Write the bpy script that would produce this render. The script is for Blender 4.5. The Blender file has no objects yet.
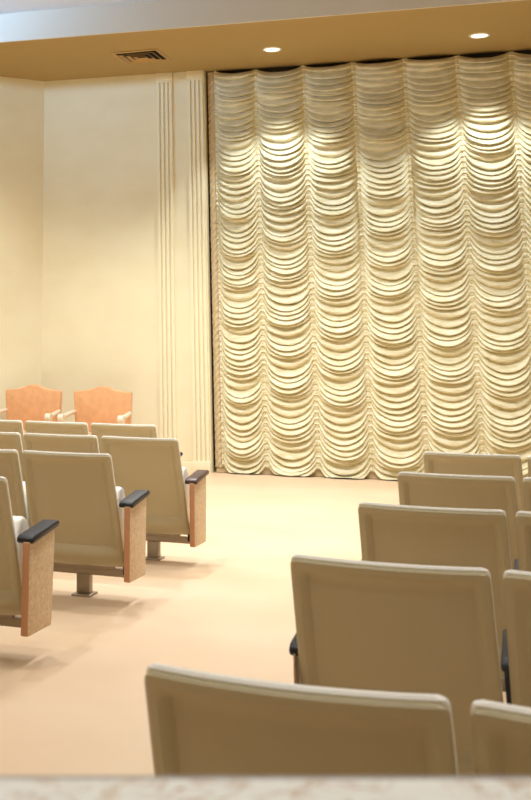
import bpy, bmesh, math, random
from mathutils import Vector, Matrix
sc = bpy.context.scene
C = bpy.context.collection
PI = math.pi
random.seed(7)

# ------------------------------------------------------------------ materials
def lin(c):
    return tuple(((v / 255) / 12.92 if v / 255 <= .04045 else ((v / 255 + .055) / 1.055) ** 2.4) for v in c) + (1,)

def mat(name, rgb, rough=.6, metal=0., noise=None, bump=None, sheen=0., spec=.5, coat=0.):
    """rgb 0..255 sRGB; noise=(scale, rgb2, detail, contrast lo, hi, (sx,sy,sz)); bump=(scale, strength, dist)"""
    m = bpy.data.materials.new(name); m.use_nodes = True
    nt = m.node_tree; b = nt.nodes['Principled BSDF']
    b.inputs['Base Color'].default_value = lin(rgb)
    b.inputs['Roughness'].default_value = rough
    b.inputs['Metallic'].default_value = metal
    b.inputs['Specular IOR Level'].default_value = spec
    b.inputs['Sheen Weight'].default_value = sheen
    b.inputs['Coat Weight'].default_value = coat
    tc = nt.nodes.new('ShaderNodeTexCoord')
    if noise:
        s, c2, det, lo, hi, st = noise
        mp = nt.nodes.new('ShaderNodeMapping'); mp.inputs['Scale'].default_value = st
        nt.links.new(tc.outputs['Object'], mp.inputs['Vector'])
        n = nt.nodes.new('ShaderNodeTexNoise'); n.inputs['Scale'].default_value = s; n.inputs['Detail'].default_value = det
        nt.links.new(mp.outputs['Vector'], n.inputs['Vector'])
        r = nt.nodes.new('ShaderNodeValToRGB')
        r.color_ramp.elements[0].position = lo; r.color_ramp.elements[0].color = lin(rgb)
        r.color_ramp.elements[1].position = hi; r.color_ramp.elements[1].color = lin(c2)
        nt.links.new(n.outputs['Fac'], r.inputs['Fac']); nt.links.new(r.outputs['Color'], b.inputs['Base Color'])
    if bump:
        s, st, di = bump
        n = nt.nodes.new('ShaderNodeTexNoise'); n.inputs['Scale'].default_value = s; n.inputs['Detail'].default_value = 3
        nt.links.new(tc.outputs['Object'], n.inputs['Vector'])
        bp = nt.nodes.new('ShaderNodeBump'); bp.inputs['Strength'].default_value = st; bp.inputs['Distance'].default_value = di
        nt.links.new(n.outputs['Fac'], bp.inputs['Height']); nt.links.new(bp.outputs['Normal'], b.inputs['Normal'])
    return m

def emis(name, rgb, st):
    m = bpy.data.materials.new(name); m.use_nodes = True
    b = m.node_tree.nodes['Principled BSDF']
    b.inputs['Base Color'].default_value = lin(rgb)
    b.inputs['Emission Color'].default_value = lin(rgb); b.inputs['Emission Strength'].default_value = st
    return m

M = dict(
    wall=mat('wall_fabric', (233, 225, 190), .9, noise=(2, (237, 230, 198), 4, .35, .65, (1, 1, 1.5)), bump=(180, .15, .002)),
    trim=mat('painted_trim', (240, 233, 202), .55),
    soffit=mat('golden_ceiling_paint', (164, 138, 84), .85, bump=(120, .1, .002)),
    fascia=mat('greige_paint', (204, 196, 180), .8),
    ceil=mat('cool_lit_ceiling_paint', (200, 214, 236), .85),  # white ceiling, with the bluish light tinted into its colour
    floor=mat('peach_vinyl', (224, 199, 168), .45, noise=(1.1, (218, 188, 153), 5, .35, .7, (1, 1, 1)), bump=(60, .04, .002), spec=.35),
    shell=mat('beige_plastic', (184, 171, 136), .42, spec=.45, bump=(260, .05, .001)),
    pad=mat('cream_upholstery', (246, 243, 234), .38, spec=.6, sheen=.1, bump=(400, .25, .001)),
    panel=mat('speckled_laminate', (204, 176, 138), .55, noise=(70, (228, 202, 166), 3, .35, .65, (1, 1, 1))),
    panel_edge=mat('orange_edging', (190, 138, 98), .5),
    black=mat('black_armrest', (22, 20, 26), .5, bump=(150, .1, .001)),
    brown=mat('dark_brown_armrest', (70, 42, 36), .38, bump=(150, .1, .001)),
    metal=mat('grey_brown_metal', (168, 152, 130), .45, .35),
    dark=mat('dark_bracket', (28, 25, 26), .55),
    curtain=mat('satin_curtain', (231, 224, 192), .45, noise=(7, (217, 207, 164), 3, .4, .62, (1, 1, 5)), sheen=.25, spec=.4),
    border=mat('curtain_border_cloth', (206, 186, 146), .7, sheen=.2),
    backing=mat('dark_backdrop', (92, 66, 46), .95),
    vent=mat('tan_vent_metal', (176, 142, 84), .5, .1),
    ventdark=mat('vent_inside', (14, 10, 8), .9),
    white=mat('white_enamel', (236, 232, 220), .4),
    lamp=emis('lamp_glow', (255, 246, 226), 4),
    peach=mat('peach_upholstery', (220, 166, 118), .85, sheen=.2, noise=(12, (228, 174, 124), 3, .4, .6, (1, 1, 1)), bump=(200, .2, .001)),
    wood=mat('pale_painted_wood', (226, 214, 190), .4),
    grey=mat('grey_edge_shade', (150, 144, 140), .6),  # shadow of the ledge edge painted as flat grey
    plinth=mat('warm_grey_plaster', (188, 180, 166), .85),
    sideWall=mat('warm_plain_wall', (222, 206, 164), .9),
)
def paper_look():  # brown lines imitate the pattern on the paper
    m = bpy.data.materials.new('paper_pattern'); m.use_nodes = True
    nt = m.node_tree; b = nt.nodes['Principled BSDF']; b.inputs['Roughness'].default_value = .35
    tc = nt.nodes.new('ShaderNodeTexCoord')
    n = nt.nodes.new('ShaderNodeTexNoise'); n.inputs['Scale'].default_value = 16; n.inputs['Detail'].default_value = 3; n.inputs['Distortion'].default_value = 1.8
    nt.links.new(tc.outputs['Object'], n.inputs['Vector'])
    r = nt.nodes.new('ShaderNodeValToRGB'); e = r.color_ramp.elements
    e[0].position = .0; e[0].color = lin((236, 236, 230)); e[1].position = 1; e[1].color = lin((240, 240, 234))
    for p, c in ((.40, (236, 236, 230)), (.425, (176, 138, 112)), (.45, (234, 232, 226)), (.60, (238, 238, 232)), (.625, (196, 166, 136)), (.65, (238, 238, 232))):
        k = e.new(p); k.color = lin(c)
    nt.links.new(n.outputs['Fac'], r.inputs['Fac']); nt.links.new(r.outputs['Color'], b.inputs['Base Color'])
    return m
M['paper_look'] = paper_look()

# ------------------------------------------------------------------ helpers
def obj(name, bm, m, parent=None, smooth=True, loc=None):
    me = bpy.data.meshes.new(name)
    bmesh.ops.recalc_face_normals(bm, faces=bm.faces)
    bm.to_mesh(me); bm.free()
    for p in me.polygons: p.use_smooth = smooth
    me.materials.append(M[m] if isinstance(m, str) else m)
    if smooth:
        try: me.set_sharp_from_angle(angle=math.radians(38))
        except Exception: pass
    o = bpy.data.objects.new(name, me); C.objects.link(o)
    if parent: o.parent = parent
    if loc: o.location = loc
    return o
def thing(name, label, cat, loc=(0, 0, 0), rz=0, group=None):
    o = bpy.data.objects.new(name, None); C.objects.link(o)
    o.location = loc; o.rotation_euler = (0, 0, rz); o.empty_display_size = .1
    o['label'] = label; o['category'] = cat
    if group: o['group'] = group
    return o
def tag(o, label, cat, group=None):
    o['label'] = label; o['category'] = cat
    if group: o['group'] = group
def struct(name, bm, m, smooth=False, rz=0, loc=(0, 0, 0)):
    o = obj(name, bm, m, smooth=smooth); o['kind'] = 'structure'; o.location = loc; o.rotation_euler = (0, 0, rz); return o
def box(bm, x0, x1, y0, y1, z0, z1, bev=0, seg=2):
    v = bmesh.ops.create_cube(bm, size=1)['verts']
    for k in v:
        k.co = Vector(((x0 + x1) / 2 + k.co.x * (x1 - x0), (y0 + y1) / 2 + k.co.y * (y1 - y0), (z0 + z1) / 2 + k.co.z * (z1 - z0)))
    if bev:
        es = {e for k in v for e in k.link_edges}
        bmesh.ops.bevel(bm, geom=list(es), offset=bev, segments=seg, affect='EDGES', profile=.5)
    return bm
def newbox(*a, **k): return box(bmesh.new(), *a, **k)
def prism(bm, pts, axis, a, b, bev=0, seg=2):
    """pts 2-D outline extruded along axis 'x' (pts = y,z) or 'y' (pts = x,z) or 'z' (pts = x,y)"""
    def P(p, h): return {'x': (h, p[0], p[1]), 'y': (p[0], h, p[1]), 'z': (p[0], p[1], h)}[axis]
    A = [bm.verts.new(P(p, a)) for p in pts]; B = [bm.verts.new(P(p, b)) for p in pts]
    fs = [bm.faces.new(A), bm.faces.new(B[::-1])]
    n = len(pts)
    for i in range(n): fs.append(bm.faces.new((A[i], B[i], B[(i + 1) % n], A[(i + 1) % n])))
    bmesh.ops.recalc_face_normals(bm, faces=fs)
    if bev:
        es = {e for v in A + B for e in v.link_edges}
        bmesh.ops.bevel(bm, geom=list(es), offset=bev, segments=seg, affect='EDGES', profile=.5)
    return bm
def tube(bm, path, rad, seg=10, cap=True):
    rings = []
    n = len(path)
    for i, p in enumerate(path):
        p = Vector(p)
        d = (Vector(path[min(i + 1, n - 1)]) - Vector(path[max(i - 1, 0)])).normalized()
        u = d.cross(Vector((1, 0, 0)))
        if u.length < .2: u = d.cross(Vector((0, 1, 0)))
        u.normalize(); w = d.cross(u)
        r = rad[i] if isinstance(rad, (list, tuple)) else rad
        rings.append([bm.verts.new(p + (u * math.cos(2 * PI * k / seg) + w * math.sin(2 * PI * k / seg)) * r) for k in range(seg)])
    for a, b in zip(rings, rings[1:]):
        for k in range(seg): bm.faces.new((a[k], a[(k + 1) % seg], b[(k + 1) % seg], b[k]))
    if cap: bm.faces.new(rings[0][::-1]); bm.faces.new(rings[-1])
    return bm
def lathe(bm, prof, seg=32, cx=0, cy=0):
    rings = [[bm.verts.new((cx + r * math.cos(2 * PI * k / seg), cy + r * math.sin(2 * PI * k / seg), z)) for k in range(seg)] for r, z in prof]
    for a, b in zip(rings, rings[1:]):
        for k in range(seg): bm.faces.new((a[k], a[(k + 1) % seg], b[(k + 1) % seg], b[k]))
    return rings
_h = {}
def rnd(*k):
    if k not in _h: _h[k] = random.Random(str(k)).random()
    return _h[k]
def vnoise(x, y, s=0):
    xi, yi = math.floor(x), math.floor(y); fx, fy = x - xi, y - yi
    fx = fx * fx * (3 - 2 * fx); fy = fy * fy * (3 - 2 * fy)
    a = rnd(xi, yi, s) * (1 - fx) + rnd(xi + 1, yi, s) * fx
    b = rnd(xi, yi + 1, s) * (1 - fx) + rnd(xi + 1, yi + 1, s) * fx
    return (a * (1 - fy) + b * fy) * 2 - 1

# ------------------------------------------------------------------ the room
HC = 4.974                                   # height of the soffit above the stage front
HU = 5.32                                    # height of the main ceiling
RW = .0507                                   # the curtain wall is turned slightly
O = Vector((-3.811, 14.572, 0))              # left foot of the curtain, on the wall line
T = Vector((math.cos(RW), math.sin(RW), 0)); N = Vector((-math.sin(RW), math.cos(RW), 0))
def W(t, o, z=0): return O + T * t - N * o + Vector((0, 0, z))   # o = distance in front of the wall

bm = newbox(-10, 7.6, -3.2, 17, -.1, 0); struct('floor', bm, 'floor')
TL = -2.23                                   # left corner of the back wall
TR = 6.16                                    # right edge of the curtain opening
bm = newbox(TL - .0, -.04, 0, .14, 0, HC + .4); struct('wall_back', bm, 'wall', rz=RW, loc=O)
bm = newbox(TR, 9.9, 0, .14, 0, HC + .4); struct('wall_back_right', bm, 'wall', rz=RW, loc=O)
bm = newbox(-.6, TR + .5, .9, 1.0, 0, HC + .4); struct('wall_stage', bm, 'backing', rz=RW, loc=O)
def wallseg(name, p, q, m='wall', th=.12, top=HU + .1):
    d = (q - p); L = d.length; a = math.atan2(d.y, d.x)
    return struct(name, newbox(0, L, 0, th, 0, top), m, rz=a, loc=p)
c0 = W(TL, 0); c1 = c0 + Vector((-2.6, -2.75, 0))
wallseg('wall_left', c1, c0)
wallseg('wall_left_side', Vector((c1.x, -3.1, 0)), c1)
# opening for the stage returns
wallseg('wall_right', Vector((7.4, 15.3, 0)), Vector((7.4, -3.1, 0)), 'sideWall')
wallseg('wall_rear', Vector((7.4, -3.0, 0)), Vector((c1.x, -3.0, 0)), 'sideWall')

FO = 2.128                                   # how far the soffit reaches out from the curtain wall
bm = bmesh.new()
box(bm, -6.5, 11.5, -FO + .03, 1.1, HC, HC + .08)
struct('ceiling_soffit', bm, 'soffit', rz=RW, loc=O)
struct('trim_1', newbox(-6.5, 11.5, -FO, -FO + .03, HC, HU + .02), 'fascia', rz=RW, loc=O)
struct('ceiling', newbox(-10, 7.6, -3.2, 14.5, HU, HU + .1), 'ceil')

# baseboards
struct('baseboard_back', newbox(TL + .02, -.045, -.022, 0, 0, .115, bev=.004), 'trim', rz=RW, loc=O)
d = c0 - c1; a = math.atan2(d.y, d.x)
struct('baseboard_left', newbox(0, d.length - .02, -.022, 0, 0, .115, bev=.004), 'trim', rz=a, loc=c1)

# fluted pilasters: flat strip with three rounded flutes, plinth below and square cap above
def pilaster(name, t0, t1):
    bm = bmesh.new(); w = t1 - t0
    box(bm, t0 - .012, t1 + .012, -.038, 0, 0, .135, bev=.004)
    box(bm, t0 - .012, t1 + .012, -.042, 0, HC - .10, HC - .001, bev=.005)
    box(bm, t0 - .004, t1 + .004, -.034, 0, HC - .13, HC - .10, bev=.004)
    prof = []
    n = 3; rib = w / (n * 2 + 1) * 1.12; fl = (w - rib * (n + 1)) / n
    x = t0; prof.append((x, 0)); prof.append((x, -.032)); x += rib; prof.append((x, -.032))
    for k in range(n):
        for j in range(1, 8): prof.append((x + fl * j / 8, -.032 + .030 * math.sin(PI * j / 8) ** .6))
        x += fl; prof.append((x, -.032)); x += rib; prof.append((x, -.032))
    prof.append((t1, 0))
    prism(bm, prof, 'z', .135, HC - .13)
    return struct(name, bm, 'trim', smooth=True, rz=RW, loc=O)
pilaster('trim_2', -.665, -.465)
pilaster('trim_3', -.255, -.058)

# ------------------------------------------------------------------ the stage curtain
def curtain():
    cw = .6098; NC = 10; H0 = HC - .01; NF = 70; SX = 26; SQ = 10
    root = thing('austrian_curtain', 'tall cream gold stage curtain gathered in rows of scalloped swags', 'curtain', O, RW)
    bm = bmesh.new()
    edges = [.075] + [cw * (i + 1) for i in range(NC)]
    cusp = {}
    for c in range(NC):
        x0, x1 = edges[c], edges[c + 1]
        ph = rnd(77, c) * 6.28
        # fold by fold: uneven spacing, depth and sag
        rows = []
        for j in range(NF * SQ + 1):
            q = j / SQ
            u = q / NF
            row = []
            grp = q / 6.6 + ph / 6.28 + .25 * vnoise(q * .22, c * 5.3, 21)
            for i in range(SX + 1):
                s = i / SX; x = x0 + (x1 - x0) * s
                sd = min(1, max(0, ((x - x0) - .024) / (x1 - x0 - .048)))
                e = 4 * sd * (1 - sd)
                zc = H0 - (H0 - .075) * (u + .004 * vnoise(u * 14, x * .8, 3) * math.sin(PI * u))
                D = .15 + .02 * vnoise(u * 9, c * 3.1, 1) + .030 * math.sin(2 * PI * grp) + .012 * math.sin(4 * PI * grp + 1)
                D *= min(1, .38 + 2.6 * u) * (1 - .42 * max(0, (u - .965) / .035))
                z = zc - D * e ** .74 - .012 * (s - .5) * vnoise(q * .7, c * 7.7, 31) * 2
                qq = q + .10 * vnoise(x * 2.6 + c * 11, q * .9, 5) + .05 * vnoise(x * 9, q * 1.2, 6)
                th = 2 * PI * qq
                am = (.012 + .052 * min(1, e * 2.4)) * (.85 + .38 * vnoise(x * 1.6 + c * 9, q * 1.1, 8))
                # each fold slopes outward going down, then tucks back under itself
                p = qq - math.floor(qq)
                k = (.5 - .5 * math.cos(PI * p / .6)) if p < .6 else (.5 + .5 * math.cos(PI * (p - .6) / .4))
                k = k ** 1.25
                dep = am * k
                z += .16 * am * math.sin(2 * PI * p) - .32 * am * k
                dep += .060 * e * (.5 + .5 * math.sin(2 * PI * grp - 1.2)) + .045 * e ** .5
                tape = max(0, 1 - (min(s, 1 - s) * (x1 - x0) / .034) ** 2)
                dep += .020 * tape + .005 * tape * math.sin(q * 2 * PI * 2.1)
                z = max(z, .012)
                row.append((x, -(dep) + .09, z))
            rows.append(row)
        vs = []
        for j, row in enumerate(rows):
            vr = []
            for i, p in enumerate(row):
                if i == 0 and c > 0: vr.append(cusp[j])
                else: vr.append(bm.verts.new(p))
            vs.append(vr)
        cusp = {j: vs[j][-1] for j in range(len(vs))}
        for j in range(len(vs) - 1):
            for i in range(SX):
                bm.faces.new((vs[j][i], vs[j][i + 1], vs[j + 1][i + 1], vs[j + 1][i]))
    o = obj('swags', bm, 'curtain', root)
    # narrow gathered border down the left edge
    bm = bmesh.new(); vs = []
    for j in range(0, 401):
        z = H0 - (H0 - .06) * j / 400
        vs.append([bm.verts.new((-.012 + .09 * i / 8, .085 - .012 * math.sin(PI * i / 8) - .006 * math.sin(j * .9 + i * .9) - .005 * vnoise(i * .9, j * .3, 12), z)) for i in range(9)])
    for a, b in zip(vs, vs[1:]):
        for i in range(8): bm.faces.new((a[i], a[i + 1], b[i + 1], b[i]))
    b_ = obj('side_border', bm, 'border', root)
    md = b_.modifiers.new('th', 'SOLIDIFY'); md.thickness = .004
    # bottom weight hem behind the last scallops
    obj('bottom_hem', newbox(.0, edges[-1], .092, .10, .004, .16), 'border', root, smooth=False)
    obj('head_rail', newbox(-.01, edges[-1] + .04, .1, .16, HC - .06, HC - .002), 'dark', root, smooth=False)
curtain()

# ------------------------------------------------------------------ ceiling fittings
def vent(x0, x1, y0, y1):
    cx, cy = (x0 + x1) / 2, (y0 + y1) / 2; hx, hy = (x1 - x0) / 2, (y1 - y0) / 2
    t = thing('ceiling_vent', 'square four-way air vent in the tan ceiling above the left wall', 'vent', (cx, cy, HC - .004))
    def ring(bm, s0, z0, s1, z1):
        A = [bm.verts.new((sx * hx * s0, sy * hy * s0, z0)) for sx, sy in ((-1, -1), (1, -1), (1, 1), (-1, 1))]
        B = [bm.verts.new((sx * hx * s1, sy * hy * s1, z1)) for sx, sy in ((-1, -1), (1, -1), (1, 1), (-1, 1))]
        for i in range(4): bm.faces.new((A[i], A[(i + 1) % 4], B[(i + 1) % 4], B[i]))
    bm = bmesh.new(); ring(bm, 1.0, -.004, .9, -.012); ring(bm, 1.0, -.004, 1.0, .003); ring(bm, .9, -.012, .86, .002)
    obj('frame', bm, 'vent', t, smooth=False)
    obj('duct', newbox(-hx * .88, hx * .88, -hy * .88, hy * .88, .0005, .0035), 'ventdark', t, smooth=False)
    for s in (.76, .52, .28):
        bm = bmesh.new(); ring(bm, s, -.022, s - .10, -.004)
        o = obj('louver', bm, 'vent', t, smooth=False)
        md = o.modifiers.new('th', 'SOLIDIFY'); md.thickness = .004
vent(-4.67, -4.08, 13.27, 13.86)

def downlight(p, label, power):
    t = thing('recessed_downlight', label, 'ceiling light', (p.x, p.y, HC), group='downlights in the tan soffit')
    bm = bmesh.new(); lathe(bm, [(.115, -.001), (.112, -.010), (.098, -.014), (.088, -.011), (.086, -.003)], 36)
    obj('trim_ring', bm, 'white', t)
    bm = bmesh.new(); r = lathe(bm, [(.086, -.006), (.05, -.010), (.012, -.0115)], 32); bm.faces.new(r[-1])
    obj('lens', bm, 'lamp', t)
    L = bpy.data.lights.new('soffit_spot', 'SPOT'); L.energy = power; L.spot_size = math.radians(102); L.spot_blend = .35
    L.shadow_soft_size = .06; L.color = (.86, .94, 1)
    lo = bpy.data.objects.new('soffit_spot', L); C.objects.link(lo); lo.location = (p.x, p.y, HC - .05)
downlight(W(.97, .85), 'round recessed downlight over the second swag column of the curtain, left of the pair', 160)
downlight(W(3.31, .79), 'round recessed downlight near the right frame edge, right of the pair', 160)

# ------------------------------------------------------------------ theatre seats
def spaced(n, a=.5):
    out = []
    for i in range(n + 1):
        s = i / n; out.append(s * (1 - a) + a * (.5 - .5 * math.cos(PI * s)))
    return out
WT, WB, ZB, ZT = .558, .578, .185, .832
TH = .05; SH = .016
def back_surface(off_fn, nx=30, nz=34, up=0., out=0.):
    """rows bottom->top; rounded outline; returns grid of verts coordinates"""
    g = []
    R = .020
    H = ZT + up - ZB
    for sv in spaced(nz, .75):
        row = []
        for su in spaced(nx, .75):
            u = su * 2 - 1; v = sv
            z = ZB + H * v; w = WT + out * 2 + (WB - WT) * (1 - v)
            x = u * w / 2
            # squeeze into rounded corners
            zz = min(z - ZB, ZT + up - z)
            if zz < R:
                lim = w / 2 - (R - math.sqrt(max(0, R * R - (R - zz) ** 2)))
                x = u * lim
            dx = w / 2 - abs(u * w / 2)
            row.append((x, off_fn(x, z, dx, z - ZB, ZT + up - z), z))
        g.append(row)
    return g
def spine(x, z):
    """rear face of the shell: leaning back at the top, bowed towards the row behind"""
    v = (ZT - z)
    y = .235 * v / (ZT - ZB) + .05 * max(0, (.30 - z) / .115) ** 2 * .7
    return y - .045 * (1 - (2 * x / .56) ** 2)
def step(a, b, t): t = min(1, max(0, (t - a) / (b - a))); return t * t * (3 - 2 * t)
def edge(d, r, k):
    return k * (1 - math.sqrt(max(0, 1 - (1 - min(1, d / r)) ** 2)))
def rear(x, z, dx, db, dt):
    rec = .026 * step(.028, .050, dx) * step(.022, .044, dt) * step(.09, .118, db)
    lip = -.012 * step(.0, .03, db) * (1 - step(.05, .10, db))
    return spine(x, z) + edge(min(dx, dt, db), .006, .006) + rec + lip
def mid(x, z, dx, db, dt):
    return spine(x, z) + SH + edge(min(dx, dt, db), .006, .006) + .014 * step(.028, .050, min(dx, dt, db))
def front(x, z, dx, db, dt):
    return spine(x, z) + TH + .012 * step(.03, .09, min(dx, dt, db)) - edge(min(dx, dt, db), .012, .014)
def slab(fa, fb, **kw):
    bm = bmesh.new()
    for fn in (fa, fb):
        g = [[bm.verts.new(p) for p in r] for r in back_surface(fn, **kw)]
        for a, b in zip(g, g[1:]):
            for i in range(len(a) - 1): bm.faces.new((a[i], a[i + 1], b[i + 1], b[i]))
        rim = g[0] + [r[-1] for r in g[1:]] + g[-1][::-1][1:] + [r[0] for r in g[::-1][1:-1]]
        if fn is fa: ra = rim
    n = len(rim)
    for i in range(n): 
        try: bm.faces.new((ra[i], ra[(i + 1) % n], rim[(i + 1) % n], rim[i]))
        except ValueError: pass
    bmesh.ops.remove_doubles(bm, verts=bm.verts, dist=.0004)
    return bm
def shell_bm(): return slab(rear, mid)
def pad_bm(): return slab(mid, front, up=.011)
def cushion_bm():
    # seat tipped up against the back: side outline (y, z), rounded top
    pts = []
    prof = [(.30, .215), (.36, .20), (.405, .23), (.40, .42), (.375, .56), (.345, .615), (.30, .635), (.255, .62), (.235, .57), (.255, .40), (.275, .26)]
    return prism(bmesh.new(), prof, 'x', -.255, .255, bev=.016, seg=3)

def make_seat(m, label, group, aisle=True, arm='black', out=.105, ow=.088):
    """m=+1 aisle on the right, -1 aisle on the left; m also says on which side this seat's own armrest is"""
    t = thing('theater_seat', label, 'theater seat', group=group)
    obj('backrest', shell_bm(), 'shell', t)
    obj('back_pad', pad_bm(), 'pad', t)
    obj('seat_cushion', cushion_bm(), 'pad', t)
    # beam and pedestal
    obj('beam', newbox(-.294, .294, .318, .362, .118, .162, bev=.004), 'metal', t)
    bm = newbox(-.042, .042, .31, .37, .012, .12, bev=.006)
    p = obj('pedestal', bm, 'metal', t)
    obj('foot_plate', newbox(-.06, .06, .27, .41, 0, .012, bev=.004), 'metal', p)
    obj('tilt_hinge', newbox(-.2, .2, .30, .335, .16, .195, bev=.006), 'metal', t)
    e = .275 * m                             # edge of the back on the armrest side
    def X(a, b): return (min(e + m * a, e + m * b), max(e + m * a, e + m * b))
    if aisle:
        x0, x1 = X(out - ow + .036, out - .016)
        pts = [(.11, .13), (.39, .13), (.40, .16), (.435, .572), (.12, .543), (.105, .16)]
        pn = obj('end_panel', prism(bmesh.new(), pts, 'x', x0, x1, bev=.004), 'panel', t)
        eb = bmesh.new(); prism(eb, [(.102, .135), (.116, .135), (.124, .54), (.112, .54)], 'x', x0 + .001, x1 - .001, bev=.002)
        obj('edge_band', eb, 'panel_edge', pn)
        a0, a1 = X(out - ow, out)
        obj('beam_bracket', newbox(*X(-.01, out - ow + .038), .27, .30, .14, .26, bev=.004), 'dark', t)
    else:
        a0, a1 = X(-.002, .034)
        obj('arm_support', prism(bmesh.new(), [(.318, .165), (.40, .165), (.40, .56), (.215, .55)], 'x', *X(.003, .028), bev=.004), 'dark', t)
    ys = 0 if aisle else .065
    arm_pts = [(.125 + ys, .534), (.455, .576), (.462, .596), (.445, .606), (.14 + ys, .572), (.118 + ys, .556)]
    obj('armrest', prism(bmesh.new(), arm_pts, 'x', a0, a1, bev=.010, seg=3), arm, t)
    return t

protos = {}
def place(kind, x, y, label, group):
    m, aisle, arm = kind
    if kind not in protos:
        if m > 0: o = make_seat(m, label, group, aisle, arm)
        else: o = make_seat(m, label, group, aisle, arm, out=.04, ow=.055)
        protos[kind] = o
    else:
        src = protos[kind]
        o = src.copy(); C.objects.link(o); o['label'] = label; o['group'] = group
        for ch in list(src.children):
            c = ch.copy(); C.objects.link(c); c.parent = o
            for g in list(ch.children):
                d_ = g.copy(); C.objects.link(d_); d_.parent = c
    o.location = (x, y, 0)
    return o
PX, SP = .592, 1.386
LX, LY = -2.399 - .275, 8.156
RX, RY = -.751 + .275, 2.343
gl, gr_ = 'cream theater seats left of the aisle', 'cream theater seats right of the aisle'
left = [
    (-2, 0, 'black', 'nearest aisle seat of the left block, cut by the frame edge, black armrest, speckled panel'),
    (-1, 0, 'black', 'middle of the three left aisle end seats, black armrest, speckled end panel'),
    (-1, 1, 'black', 'left-edge seat beside the middle one of the three left aisle end seats'),
    (0, 0, 'brown', 'left aisle end seat with dark brown armrest, farthest of the three with speckled panels'),
    (0, 1, 'black', 'seat just left of the end seat with the dark brown armrest'),
    (0, 2, 'black', 'sliver of seat at the left frame edge, two left of the brown armrest seat'),
    (1, 1, 'black', 'right end seat of the front row of the left block, black armrest tip showing'),
    (1, 2, 'black', 'middle seat of three in the left block front row, below the peach armchairs'),
    (1, 3, 'black', 'left frame edge seat of the left block front row, below the left peach armchair'),
]
for r, k, arm, lab in left:
    place((1, k == 0 or (r == 1 and k == 1), arm), LX - k * PX - (.012 if r == -2 else 0), LY + r * SP - (.06 if r == -2 else 0), lab, gl)
right = [
    (0, 0, 'largest beige seat back, just beyond the added pale ledge'),
    (0, 1, 'seat back in the bottom right corner of the frame, beside the largest one'),
    (1, 0, 'large aisle seat back in the right block second row, black armrest tip at left'),
    (1, 1, 'seat back cut by the right frame edge, second row from the viewer'),
    (2, 0, 'beige seat back on the aisle in the third row from the viewer, right block'),
    (2, 1, 'seat back cut by the right frame edge in the third row from the viewer'),
    (3, 0, 'beige aisle seat back in the fourth row from the viewer, right block'),
    (3, 1, 'narrow seat back strip at the right frame edge, fourth row from the viewer'),
    (4, 0, 'smallest full seat back of the right block, fifth row, against the curtain bottom'),
    (4, 1, 'narrow seat back strip at the right frame edge, fifth row from the viewer'),
    (5, 1, 'tiny seat back corner at the right frame edge, farthest row of the right block'),
]
for r, k, lab in right:
    place((-1, k == 0 or (r == 5 and k == 1), 'black'), RX + k * PX - (.008 if r == 0 else 0), RY + r * SP - 0, lab, gr_)

# ------------------------------------------------------------------ peach armchairs by the back wall
def armchair(t_, label):
    p = W(t_, .62)
    t = thing('armchair', label, 'armchair', p, RW, 'peach upholstered armchairs by the back wall')
    # local: y = 0 at the front face of the back, chair faces -y
    w = .365
    top = [(-w, .93), (-w + .02, .945), (-.26, .950), (-.16, .965), (-.07, 1.0), (0, 1.010), (.07, 1.0), (.16, .965), (.26, .950), (w - .02, .945), (w, .93)]
    pts = [(-.33, .36)] + top + [(.33, .36)]
    obj('backrest', prism(bmesh.new(), pts, 'y', .0, .10, bev=.02, seg=3), 'peach', t)
    obj('seat_cushion', newbox(-.31, .31, -.53, -.005, .34, .47, bev=.035, seg=3), 'peach', t)
    obj('seat_rail', newbox(-.325, .325, -.53, .06, .28, .345, bev=.008), 'wood', t)
    for sx in (-1, 1):
        for y0, y1 in ((-.50, -.50), (.04, .09)):
            obj('leg', tube(bmesh.new(), [(sx * .295, y1, 0), (sx * .295, (y0 + y1) / 2, .15), (sx * .295, y0, .30)], [.016, .022, .026], 12), 'wood', t)
        path = [(sx * .345, .0, .70), (sx * .36, -.15, .685), (sx * .365, -.32, .665), (sx * .365, -.42, .665)]
        a = obj('arm', tube(bmesh.new(), path, [.022, .026, .028, .03], 12), 'wood', t)
        bm = bmesh.new()
        tube(bm, [(sx * .365 - .032, -.44, .645), (sx * .365 + .032, -.44, .645)], .05, 20)
        obj('scroll', bm, 'wood', a)
        obj('arm_post', tube(bmesh.new(), [(sx * .34, -.40, .30), (sx * .345, -.38, .45), (sx * .362, -.41, .65)], [.022, .018, .022], 12), 'wood', t)
    return t
armchair(-2.12, 'peach upholstered armchair with humped back, left of the pair by the back wall')
armchair(-1.23, 'peach upholstered armchair with humped back, right of the pair, beside the fluted pilaster')

# ------------------------------------------------------------------ added ledge near the viewer, standing in for a pale paper strip
A = Vector((-.431, .954, 0)); Bv = Vector((-.038, 1.129, 0)); dv = (Bv - A).normalized()
la = math.atan2(dv.y, dv.x)
t = thing('added_ledge', 'added ledge standing in for patterned paper, painted shadow at far edge, nearest the viewer', 'ledge', (A.x, A.y, 0), la)
obj('ledge_top', newbox(-.8, 1.2, -.34, -.0125, 1.06, 1.1, bev=.004), 'paper_look', t)
obj('edge_shade', newbox(-.8, 1.2, -.0125, .0, 1.055, 1.098, bev=.003), 'grey', t)  # thin strip coloured grey for the shadow along the far edge
obj('ledge_support', newbox(-.78, 1.18, -.32, -.03, 0, 1.06), 'plinth', t, smooth=False)  # added to carry the invented ledge

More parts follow.
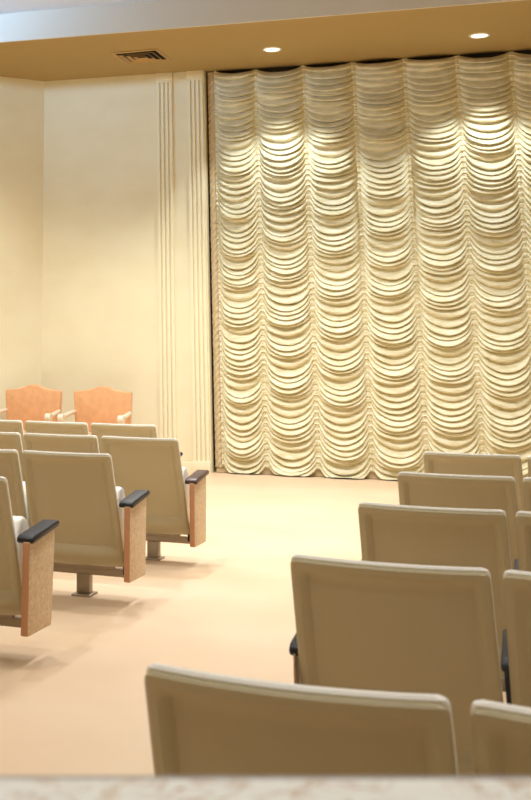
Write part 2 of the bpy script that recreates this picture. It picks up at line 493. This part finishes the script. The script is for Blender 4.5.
# ------------------------------------------------------------------ light
def spot(p, e, size=140, col=(1, .995, .985), soft=.15, name='house_light'):
    L = bpy.data.lights.new(name, 'SPOT'); L.energy = e; L.spot_size = math.radians(size); L.spot_blend = 1; L.shadow_soft_size = soft; L.color = col
    o = bpy.data.objects.new(name, L); C.objects.link(o); o.location = p; return o
for x, fx in ((-6.0, 1.2), (-3.4, 1.8), (-1.2, 1.2), (1.2, .7), (3.6, .7)):
    for y, e in ((0, 130), (2.4, 150), (4.8, 160), (7.4, 170), (9.8, 190), (11.6, 350)):
        dim = {(-6.0, 0): .5, (-3.4, 0): .4, (-3.4, 2.4): .5, (-1.2, 2.4): .9, (-1.2, 4.8): .5, (-3.4, 4.8): .85, (1.2, 0): 1.5, (1.2, 2.4): 1.3}.get((x, y), 1)
        lo = spot((x, y, HU - .06), e * fx * dim, 112)
        if y == 11.6: lo.data.spot_size = math.radians(118); lo.data.spot_blend = .55
def area(p, tgt, e, sx, sy, col, name):
    L = bpy.data.lights.new(name, 'AREA'); L.shape = 'RECTANGLE'; L.size = sx; L.size_y = sy; L.energy = e; L.color = col
    o = bpy.data.objects.new(name, L); C.objects.link(o); o.location = p
    o.rotation_euler = (Vector(tgt) - Vector(p)).to_track_quat('-Z', 'Y').to_euler(); return o
cv = area((-7.3, 10.3, 5.08), (-6.4, 11.5, 5.42), 45, 1.4, .12, (.36, .62, 1), 'added_cool_light'); cv.data.spread = math.radians(90)  # added unseen lamp for the cool tint on the upper left ceiling

w = bpy.data.worlds.new('world'); sc.world = w; w.use_nodes = True
w.node_tree.nodes['Background'].inputs['Color'].default_value = (.9, .85, .75, 1)
w.node_tree.nodes['Background'].inputs['Strength'].default_value = .3

# ------------------------------------------------------------------ camera
cam = bpy.data.cameras.new('camera'); co = bpy.data.objects.new('camera', cam); C.objects.link(co)
r = Vector((0.92463589, 0.38073383, 0.00949896)); u = Vector((0.07292096, -0.20146282, 0.976778)); f = Vector((-0.37380612, 0.90247132, 0.21404323))
co.matrix_world = Matrix(((r.x, u.x, -f.x, 0), (r.y, u.y, -f.y, 0), (r.z, u.z, -f.z, 1.4307), (0, 0, 0, 1)))
cam.sensor_fit = 'VERTICAL'; cam.sensor_height = 24; cam.sensor_width = 24 * 531 / 800
cam.lens = 1187.7 * 24 / 800
cam.shift_x = (265.5 - 47.656) / 800; cam.shift_y = -(400 - 89.289) / 800
cam.clip_start = .05
cam.dof.use_dof = True; cam.dof.focus_distance = 11; cam.dof.aperture_fstop = 4.5
sc.camera = co

sc.view_settings.view_transform = 'Standard'; sc.view_settings.look = 'None'
sc.view_settings.exposure = -.2; sc.view_settings.gamma = 1
sc.view_settings.use_curve_mapping = False
sc.cycles.use_denoising = True
sc.cycles.max_bounces = 8; sc.cycles.diffuse_bounces = 5
